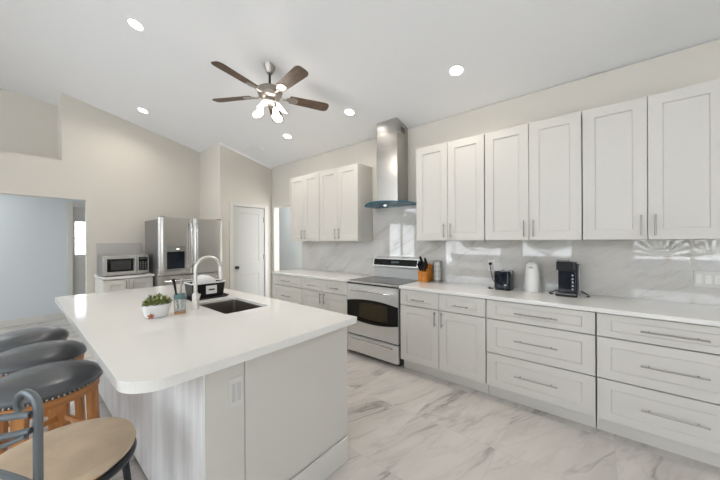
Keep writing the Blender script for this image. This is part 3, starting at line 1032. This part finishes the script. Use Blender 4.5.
# ------------------------------------------------------------------ microwave
mw = thing('microwave', 'stainless steel countertop microwave on the short worktop', 'microwave', (1.04, 5.45, .914))
MX0, MX1, MY0, MZ0, MZ1 = .785, 1.315, 5.30, .926, 1.205
MB().box(MX0, MX1, MY0 + .02, 5.70, MZ0, MZ1).build('body', STEELD, mw, .004)
for xx in (MX0 + .05, MX1 - .05):
    for yy in (MY0 + .06, 5.65):
        MB().lathe([(.012, 0), (.012, .0118)], (xx, yy, .9143), 10).build('foot', BLACKM, mw)
md = MB().box(MX0, 1.170, MY0, MY0 + .0195, MZ0, MZ1).build('door', STEEL, mw, .004)
MB().box(MX0 + .045, 1.130, MY0 - .002, MY0 - .0002, MZ0 + .05, MZ1 - .045).build('black_window', BLACKG, md)
MB().box(MX0 + .085, 1.095, MY0 - .003, MY0 - .0022, MZ0 + .075, MZ1 - .07).build('mesh_screen', pbr('mesh_grey', (.04, .04, .04), .3), md)
MB().tube([(1.150, MY0 + .001, MZ0 + .03), (1.150, MY0 - .028, MZ0 + .045), (1.150, MY0 - .028, MZ1 - .045), (1.150, MY0 + .001, MZ1 - .03)], .009, 10).build('handle', CHROME, md)
cpn = MB().box(1.174, MX1, MY0, MY0 + .0195, MZ0, MZ1).build('control_panel', STEEL, mw, .004)
MB().box(1.190, MX1 - .014, MY0 - .002, MY0 - .0002, MZ0 + .05, MZ1 - .03).build('keypad', BLACKG, cpn)
for r_i in range(5):
    for c_i in range(3):
        MB().box(1.200 + c_i * .032, 1.222 + c_i * .032, MY0 - .0032, MY0 - .0022, MZ0 + .06 + r_i * .026, MZ0 + .075 + r_i * .026).build('button', pbr('button_grey', (.12, .12, .12), .4) if r_i + c_i == 0 else bpy.data.materials['button_grey'], cpn)
MB().box(1.200, 1.29, MY0 - .0032, MY0 - .0022, MZ1 - .062, MZ1 - .042).build('clock_display', SCREEN, cpn)

# ------------------------------------------------------------------ things on the right worktop
kb_ = thing('knife_block', 'orange wooden knife block beside the range', 'knife block', (3.16, 1.60, .914))
MB().prism([(3.08, .9143), (3.245, .9143), (3.225, 1.105), (3.195, 1.125), (3.072, 1.03)], 'y', 1.545, 1.66).build('block', BLOCKW, kb_, .004)
tng = Vector((.123, 0, .095)).normalized()
nrm = Vector((-tng.z, 0, tng.x))
bp_ = Vector((3.072, 0, 1.03))
kn = [(.025, 1.572), (.025, 1.602), (.025, 1.632), (.065, 1.568), (.065, 1.602), (.065, 1.637), (.11, 1.575), (.11, 1.628)]
for i, (s_, yy) in enumerate(kn):
    b0 = bp_ + tng * s_ + Vector((0, yy, 0)) + nrm * .0005
    L = .105 + .02 * (i % 3 == 1) + .015 * (i > 5)
    kf = thing('kitchen_knife', 'black handled knife stuck in the orange wooden knife block', 'knife', tuple(b0), 'knives in the wooden block')
    MB().tube([b0, b0 + nrm * L * .3, b0 + nrm * L * .8, b0 + nrm * L], [.009, .0115, .012, .010], 8, flat=1.3).build('handle', BLACKP, kf)
    MB().tube([b0 + nrm * L * 1.001, b0 + nrm * (L + .004)], .0075, 8).build('pommel', CHROME, kf)

sr = thing('spice_canister', 'tall pale canister with dark rims between knife block and toaster', 'canister', (3.215, 1.475, .914))
MB().lathe([(.048, .0003), (.048, .016), (.044, .018)], (3.215, 1.475, .914), 28).build('base', STEELD, sr)
MB().lathe([(.041, .0185), (.041, .228)], (3.215, 1.475, .914), 28).build('body', pbr('pale_label', (.60, .60, .55), .35), sr)
for i in range(10):
    a = 2 * PI * i / 10
    MB().tube([(3.215 + .044 * math.cos(a), 1.475 + .044 * math.sin(a), .932), (3.215 + .044 * math.cos(a), 1.475 + .044 * math.sin(a), 1.143)], .0025, 6).build('rod', STEELD, sr)
for zz in (.07, .125, .18):
    MB().tube([(3.215 + .0455 * math.cos(2 * PI * i / 28), 1.475 + .0455 * math.sin(2 * PI * i / 28), .914 + zz) for i in range(28)], .002, 6, True).build('ring', STEELD, sr)
MB().lathe([(.044, .2285), (.048, .230), (.048, .244), (.02, .248), (.012, .252)], (3.215, 1.475, .914), 28).build('lid', STEELD, sr)

ts = thing('toaster', 'black two-slot toaster in front of the wall outlet', 'toaster', (3.12, .725, .914))
tp = [(x, y) for x, y in rounded(3.02, 3.235, .655, .80, .035, 6)]
MB().prism(tp, 'z', .924, 1.098, True).build('body', BLUEREFL, ts, .012, 3)
MB().prism(rounded(3.025, 3.23, .66, .795, .035, 6), 'z', .9143, .9238).build('base', BLACKM, ts)
for yy in (.695, .76):
    MB().box(3.055, 3.205, yy - .014, yy + .014, 1.0985, 1.1035).build('slot_rim', CHROME, ts, .001)
MB().box(2.998, 3.0195, .715, .745, 1.02, 1.034).build('lever', BLACKP, ts, .003)
MB().lathe([(.012, 0), (.012, .012)], (3.008, .69, .965), 12).build('browning_knob', CHROME, ts)
MB().tube([(3.236, .77, .95), (3.262, .79, .93), (3.262, .83, .93), (3.258, .87, .98), (3.256, .885, 1.06), (3.252, .893, 1.125), (3.268, .897, 1.146)], .0035, 8).build('cord', BLACKP, ts)
MB().lathe([(.016, 0), (.014, .02), (.006, .026)], (0, 0, 0), 12)
pg = MB(lambda x, y, z: (WX - .0195 - z, .897 + x, 1.149 + y)).lathe([(.016, .0), (.015, .018), (.006, .024)], seg=12)
pg.build('plug', BLACKP, ts)
MB().tube([(3.04, .8015, .928), (3.05, .84, .919), (3.07, .862, .919), (3.12, .853, .919)], .0045, 8).build('cord_loop', BLACKP, ts)

ol = thing('wall_outlet', 'white outlet plate behind the toaster with a black plug', 'outlet', (WX - .012, .887, 1.13), 'white outlet plates')
MB().box(WX - .018, WX - .0122, .852, .922, 1.068, 1.19).build('cover_plate', PLATE, ol, .002)
for zz in (1.105, 1.149):
    MB().box(WX - .0192, WX - .0182, .870, .904, zz - .016, zz + .016).build('socket', bpy.data.materials['socket_grey'], ol)

co = thing('can_opener', 'white tapered countertop can opener between toaster and coffee maker', 'can opener', (3.16, .49, .914))
lv = [(.9143, .074, .070), (.925, .077, .073), (1.02, .069, .066), (1.12, .058, .057), (1.160, .052, .052), (1.178, .044, .044), (1.187, .027, .027)]
m = MB()
vs = []
for z, rx, ry in lv: vs += [(x + (z - .914) * .05, y, z) for x, y in oval(3.155, .49, rx, ry)]
fs = [tuple(range(28))[::-1]]
for k in range(len(lv) - 1):
    for i in range(28):
        j = (i + 1) % 28
        fs.append((k * 28 + i, k * 28 + j, k * 28 + 28 + j, k * 28 + 28 + i))
fs.append(tuple(range((len(lv) - 1) * 28, len(lv) * 28)))
m.add(vs, fs, True)
m.build('body', WHITEPL, co)
MB().box(3.092, 3.112, .474, .506, 1.135, 1.149).build('cutter_head', NICKEL, co, .003)
MB().tube([(3.135, .47, 1.165), (3.112, .485, 1.160), (3.105, .50, 1.15)], .006, 8).build('lever', WHITEPL, co)

cm_ = thing('coffee_maker', 'black pod coffee maker with glossy front on the right worktop', 'coffee maker', (3.13, .21, .914))
MB().prism(rounded(3.01, 3.24, .14, .292, .02, 4), 'z', .9143, .932).build('base', BLACKP, cm_, .003)
MB().box(3.015, 3.075, .145, .28, .9325, .938).build('drip_grate', STEELD, cm_, .001)
MB().box(3.085, 3.235, .15, .278, .9325, 1.205).build('body', BLACKP, cm_, .006)
MB().box(3.0825, 3.0845, .16, .27, .95, 1.13).build('front_panel', BLUEREFL, cm_)
MB().box(3.000, 3.0838, .158, .284, 1.14, 1.215).build('brew_head', BLACKP, cm_, .006)
MB().box(3.05, 3.15, .20, .285, 1.2155, 1.225).build('lid', STEELD, cm_, .003)
for i in range(5):
    MB().box(3.0810, 3.0824, .168, .18, .965 + i * .03, .98 + i * .03).build('button', pbr('button_pale', (.45, .45, .5), .3) if i == 0 else bpy.data.materials['button_pale'], cm_)
MB().box(3.12, 3.235, .124, .1495, .94, 1.19).build('water_tank', pbr('smoked_tank', (.12, .12, .125), .08), cm_, .006)
MB().tube([(3.20, .294, .94), (3.19, .335, .92), (3.15, .352, .919), (3.10, .338, .919), (3.09, .318, .919)], .005, 8).build('cord', BLACKP, cm_)
MB().tube([(3.20, .122, .95), (3.19, .075, .922), (3.15, .06, .919), (3.11, .075, .919)], .005, 8).build('cord', BLACKP, cm_)

sw = thing('switch_plate', 'wide white multi-switch plate on the backsplash at the right edge', 'light switch', (WX - .012, -.64, 1.105), 'white outlet plates')
MB().box(WX - .018, WX - .0122, -.74, -.553, 1.045, 1.165).build('cover_plate', PLATE, sw, .002)
for i in range(4):
    yy = -.578 - i * .046
    MB().box(WX - .0215, WX - .0182, yy - .016, yy + .016, 1.072, 1.138).build('rocker', WHITEPL, sw, .001)

# ------------------------------------------------------------------ ceiling lights
LAMPS = [(2.69, 1.035, 'round recessed downlight nearest the right wall cabinets'), (2.69, 2.396, 'round recessed downlight between the fan and the range hood'),
         (2.69, 3.676, 'small round recessed downlight above the far left wall cabinets'), (.743, 3.379, 'round recessed downlight high above the island, nearest the photo top'),
         (1.229, 5.204, 'round recessed downlight close to the far wall above the refrigerator')]
sl_rot = math.atan(SL)
proto = None
for x, y, lab in LAMPS:
    z = ceil_z(x) - .001
    if proto is None:
        proto = thing('recessed_downlight', lab, 'ceiling light', (x, y, z), 'recessed ceiling downlights')
        MB().lathe([(.055, -.002), (.078, -.006), (.080, .0), (.055, .0)], seg=32, cap=False).build('trim_ring', CEIL, proto, loc=(0, 0, 0))
        MB().lathe([(.0005, -.0025), (.056, -.0025), (.056, 0.0)], seg=32, cap=False).build('lens', LENS, proto, loc=(0, 0, 0))
        dl = proto
        dl.rotation_euler = (0, sl_rot, 0)
    else:
        dl = dup_tree(proto, (x, y, z), 0, lab)
        dl.rotation_euler = (0, sl_rot, 0)
    L = bpy.data.lights.new('downlight', 'AREA')
    L.shape = 'DISK'; L.size = .12; L.energy = LAMP_W; L.color = LAMP_COL; L.spread = R(150)
    lo = bpy.data.objects.new('downlight_lamp', L)
    lo.location = (x, y, z - .012)
    lo.rotation_euler = (0, sl_rot, 0)
    COL.objects.link(lo)

vt = thing('ceiling_vent', 'pale rectangular air vent in the ceiling near the back corner', 'vent', (2.66, 4.62, ceil_z(2.66) - .001))
vt.rotation_euler = (0, sl_rot, 0)
m = MB().box(-.11, .11, -.17, -.15, -.008, 0).box(-.11, .11, .15, .17, -.008, 0).box(-.11, -.09, -.15, .15, -.008, 0).box(.09, .11, -.15, .15, -.008, 0)
m.build('frame', CEIL, vt, loc=(0, 0, 0))
m = MB()
for i in range(9):
    x = -.08 + i * .02
    m.add([(x - .008, -.15, -.001), (x + .006, -.15, -.007), (x + .006, .15, -.007), (x - .008, .15, -.001), (x - .008, -.15, -.0002), (x + .006, -.15, -.006), (x + .006, .15, -.006), (x - .008, .15, -.0002)],
          [(0, 3, 2, 1), (4, 5, 6, 7), (0, 1, 5, 4), (1, 2, 6, 5), (2, 3, 7, 6), (3, 0, 4, 7)])
m.build('louvres', CEIL, vt, loc=(0, 0, 0))

# ------------------------------------------------------------------ ceiling fan
FXc, FYc = 1.72, 2.65
FZ = ceil_z(FXc)
fan = thing('ceiling_fan', 'five-blade walnut ceiling fan with lit glass shades', 'ceiling fan', (FXc, FYc, 2.92))
zf = FZ - 2.92
MB().lathe([(.018, zf - .085), (.030, zf - .078), (.052, zf - .03), (.060, zf + .010)], seg=28).build('canopy', FANMET, fan, loc=(0, 0, 0))
MB().lathe([(.012, .10), (.012, zf - .083)], seg=14).build('downrod', BLACKMET, fan, loc=(0, 0, 0))
MB().lathe([(.015, .105), (.045, .10), (.10, .088), (.125, .07), (.130, .045), (.118, .03), (.122, .022), (.112, .0), (.085, -.018), (.06, -.028)], seg=36).build('motor_housing', FANMET, fan, loc=(0, 0, 0))
MB().lathe([(.058, -.0285), (.05, -.035), (.062, -.045), (.062, -.062), (.045, -.075), (.012, -.082)], seg=28).build('light_fitter', FANMET, fan, loc=(0, 0, 0))
def blade_mesh():
    pts = []
    r0, r1 = .21, .645
    w0, w1 = .056, .070
    pts += [(r0, -w0), (r1 - .055, -w1)]
    for i in range(9):
        t = R(-90 + 90 * i / 8)
        pts.append((r1 - .055 + .055 * math.cos(t), -w1 + .045 + .045 * math.sin(t)))
    for i in range(9):
        t = R(90 * i / 8)
        pts.append((r1 - .055 + .055 * math.cos(t), w1 - .045 + .045 * math.sin(t)))
    pts += [(r1 - .055, w1), (r0, w0), (r0 - .012, 0)]
    mb = MB(lambda x, y, z: (x, y * math.cos(R(-13)) - z * math.sin(R(-13)), .012 + y * math.sin(R(-13)) + z * math.cos(R(-13))))
    return mb.prism(pts, 'z', -.003, .003)
def iron_mesh():
    mb = MB()
    mb.tube([(.10, 0, .008), (.15, 0, -.004), (.19, 0, .0)], [.014, .016, .012], 10, flat=.5)
    mb2 = MB(lambda x, y, z: (x, y * math.cos(R(-13)) - z * math.sin(R(-13)), .004 + y * math.sin(R(-13)) + z * math.cos(R(-13))))
    mb2.prism([(.17, -.02), (.24, -.045), (.285, -.035), (.30, 0), (.285, .035), (.24, .045), (.17, .02)], 'z', -.002, .004)
    b = len(mb.v)
    mb.v += mb2.v
    mb.f += [tuple(b + i for i in f) for f in mb2.f]
    mb.s += mb2.s
    return mb
b0 = blade_mesh().build('blade', FANW, fan, loc=(0, 0, 0))
i0 = iron_mesh().build('blade_iron', FANMET, b0, loc=(0, 0, 0))
for k in range(5):
    a = R(48 + 72 * k)
    if k == 0:
        bo = b0
    else:
        bo = b0.copy(); COL.objects.link(bo); bo.parent = fan
        io = i0.copy(); COL.objects.link(io); io.parent = bo
    bo.rotation_euler = (0, 0, a)
arm = MB().tube([(.045, 0, -.055), (.075, 0, -.052), (.092, 0, -.066), (.096, 0, -.082)], [.010, .009, .009, .014], 10).build('lamp_arm', FANMET, fan, loc=(0, 0, 0))
shd = MB(lambda x, y, z: (.097 + x * math.cos(R(28)) - z * math.sin(R(28)), y, -.080 + x * -math.sin(R(28)) * -1 * -1 + z * math.cos(R(28)))).lathe([(.016, 0), (.021, -.008), (.029, -.026), (.036, -.052), (.042, -.074), (.058, -.094), (.056, -.094), (.040, -.073), (.033, -.05), (.026, -.026), (.014, -.006)], seg=28, cap=False).build('glass_shade', SHADE, arm, loc=(0, 0, 0))
for k in range(4):
    a = R(25 + 90 * k)
    if k == 0: ao = arm
    else:
        ao = arm.copy(); COL.objects.link(ao); ao.parent = fan
        s2 = shd.copy(); COL.objects.link(s2); s2.parent = ao
    ao.rotation_euler = (0, 0, a)
pc = MB().tube([(.02, -.02, -.078), (.022, -.022, -.20)], .0015, 6).build('pull_chain', FANMET, fan, loc=(0, 0, 0))
MB().lathe([(.004, -.235), (.009, -.225), (.008, -.205), (.003, -.199)], (.022, -.022, 0), 12).build('chain_knob', FANMET, pc, loc=(0, 0, 0))
L = bpy.data.lights.new('fan_lamp', 'POINT'); L.energy = 4; L.color = LAMP_COL; L.shadow_soft_size = .10
lo = bpy.data.objects.new('fan_lamp', L); lo.location = (FXc, FYc, 2.70); COL.objects.link(lo)

# ------------------------------------------------------------------ wooden counter stools
def wooden_stool(loc, rz, label):
    st = thing('bar_stool', label, 'stool', (0, 0, 0), 'wooden counter stools along the island')
    c = MB().lathe([(.205, .655), (.222, .668), (.226, .682), (.218, .700), (.185, .722), (.13, .738), (.07, .745), (.001, .747)], seg=48).build('seat_cushion', LEATHER, st, loc=(0, 0, 0))
    nh = MB()
    for i in range(72):
        t = 2 * PI * i / 72
        nh.sphere((.2235 * math.cos(t), .2235 * math.sin(t), .665), .0052, 6, 4)
    nh.build('nailhead_trim', NAIL, c, loc=(0, 0, 0))
    MB().lathe([(.19, .612), (.213, .614), (.215, .654), (.19, .6545)], seg=48).build('seat_ring', STOOLR, st, loc=(0, 0, 0))
    for k in range(4):
        a = R(45 + 90 * k)
        ca, sa = math.cos(a), math.sin(a)
        lm = MB()
        def fr(r, z, w, d):
            return [(ca * (r + sx_ * d) - sa * sy_ * w, sa * (r + sx_ * d) + ca * sy_ * w, z) for sx_, sy_ in ((-1, -1), (1, -1), (1, 1), (-1, 1))]
        lm.add(fr(.212, 0, .021, .019) + fr(.190, .6115, .024, .021), [(3, 2, 1, 0), (4, 5, 6, 7), (0, 1, 5, 4), (1, 2, 6, 5), (2, 3, 7, 6), (3, 0, 4, 7)])
        lm.build('leg', STOOLW, st, .004, loc=(0, 0, 0))
    for z, w in ((.16, .013), (.40, .014)):
        rr = .212 - .022 * z / .6115
        for k in range(4):
            a0, a1 = R(45 + 90 * k), R(135 + 90 * k)
            p0 = Vector((rr * math.cos(a0), rr * math.sin(a0), z)); p1 = Vector((rr * math.cos(a1), rr * math.sin(a1), z))
            d = (p1 - p0).normalized()
            nn_ = Vector((d.y, -d.x, 0))
            p0 = p0 + d * .028; p1 = p1 - d * .028
            q = []
            for p in (p0, p1):
                q += [p - nn_ * .009 - Vector((0, 0, w)), p + nn_ * .009 - Vector((0, 0, w)), p + nn_ * .009 + Vector((0, 0, w)), p - nn_ * .009 + Vector((0, 0, w))]
            MB().add(q, [(3, 2, 1, 0), (4, 5, 6, 7), (0, 1, 5, 4), (1, 2, 6, 5), (2, 3, 7, 6), (3, 0, 4, 7)]).build('stretcher', STOOLW, st, .003, loc=(0, 0, 0))
    st.location = loc
    st.rotation_euler = (0, 0, rz)
    return st
s1 = wooden_stool((.095, 2.20, 0), R(20), 'dark leather wooden stool next behind the tan metal stool')
dup_tree(s1, (.09, 2.73, 0), R(22), 'dark leather wooden stool, middle of the three in the row')
dup_tree(s1, (.05, 3.255, 0), R(14), 'dark leather wooden stool farthest from the camera')

# ------------------------------------------------------------------ metal stool with scrolled back
ms = thing('metal_bar_stool', 'grey metal stool with tan suede seat and scrolled back, nearest the camera', 'stool', (0, 0, 0))
SH = .60
MB().lathe([(.200, SH - .022), (.216, SH - .012), (.220, SH + .002), (.212, SH + .020), (.18, SH + .034), (.11, SH + .044), (.001, SH + .048)], seg=48).build('seat_cushion', TANF, ms, loc=(0, 0, 0))
MB().tube([(.207 * math.cos(2 * PI * i / 48), .207 * math.sin(2 * PI * i / 48), SH - .040) for i in range(48)], .015, 10, True).build('seat_ring', BLACKMET, ms, loc=(0, 0, 0))
for k in range(4):
    a = R(45 + 90 * k)
    ca, sa = math.cos(a), math.sin(a)
    MB().tube([(.16 * ca, .16 * sa, SH - .048), (.185 * ca, .185 * sa, SH - .10), (.20 * ca, .20 * sa, .35), (.235 * ca, .235 * sa, .10), (.25 * ca, .25 * sa, .004)], .0125, 10).build('leg', BLACKMET, ms, loc=(0, 0, 0))
    MB().tube([(.196 * ca, .196 * sa, .5), (.12 * ca, .12 * sa, .52), (.03 * ca, .03 * sa, SH - .06)], .008, 8).build('brace', BLACKMET, ms, loc=(0, 0, 0))
MB().tube([(.222 * math.cos(2 * PI * i / 40), .222 * math.sin(2 * PI * i / 40), .20) for i in range(40)], .010, 8, True).build('foot_ring', BLACKMET, ms, loc=(0, 0, 0))
# back: local -X side, posts at y = -.165 and +.165
bx, py_ = -.155, .165
bk = None
for s in (-1, 1):
    y = s * py_
    path = [(-.15, y * .92, SH - .045), (bx - .002, y, SH + .05), (bx - .004, y * 1.02, SH + .18), (bx - .004, y * 1.02, SH + .29)]
    for i in range(1, 15):
        t = R(i * 15.5)
        rad = .052 - .0016 * i
        path.append((bx - .004, s * (py_ * 1.02 - .052 + rad * math.cos(t)), SH + .293 + rad * math.sin(t)))
    o_ = MB().tube(path, .0115, 10).build('back_post', GREYMET, ms, loc=(0, 0, 0))
def rail(pts, r, name): return MB().tube(pts, r, 10).build(name, GREYMET, ms, loc=(0, 0, 0))
cur = lambda z, bow, dz: [(bx - .02 - bow * math.cos(PI * t / 2), py_ * t, z + dz * (1 - t * t)) for t in [i / 8 - 1 for i in range(17)]]
rail(cur(SH + .285, .06, .0), .010, 'top_rail')
rail(cur(SH + .235, .06, -.012), .010, 'back_rail')
rail(cur(SH + .075, .035, .05), .010, 'lower_rail')
for s in (-1, 1):
    rail([(bx - .03, s * py_, SH + .225), (bx - .06, s * py_ * .5, SH + .19), (bx - .075, 0, SH + .145), (bx - .07, -s * py_ * .35, SH + .105)], .007, 'scroll_bar')
ms.location = (.11, 1.54, 0)
ms.rotation_euler = (0, 0, R(27))
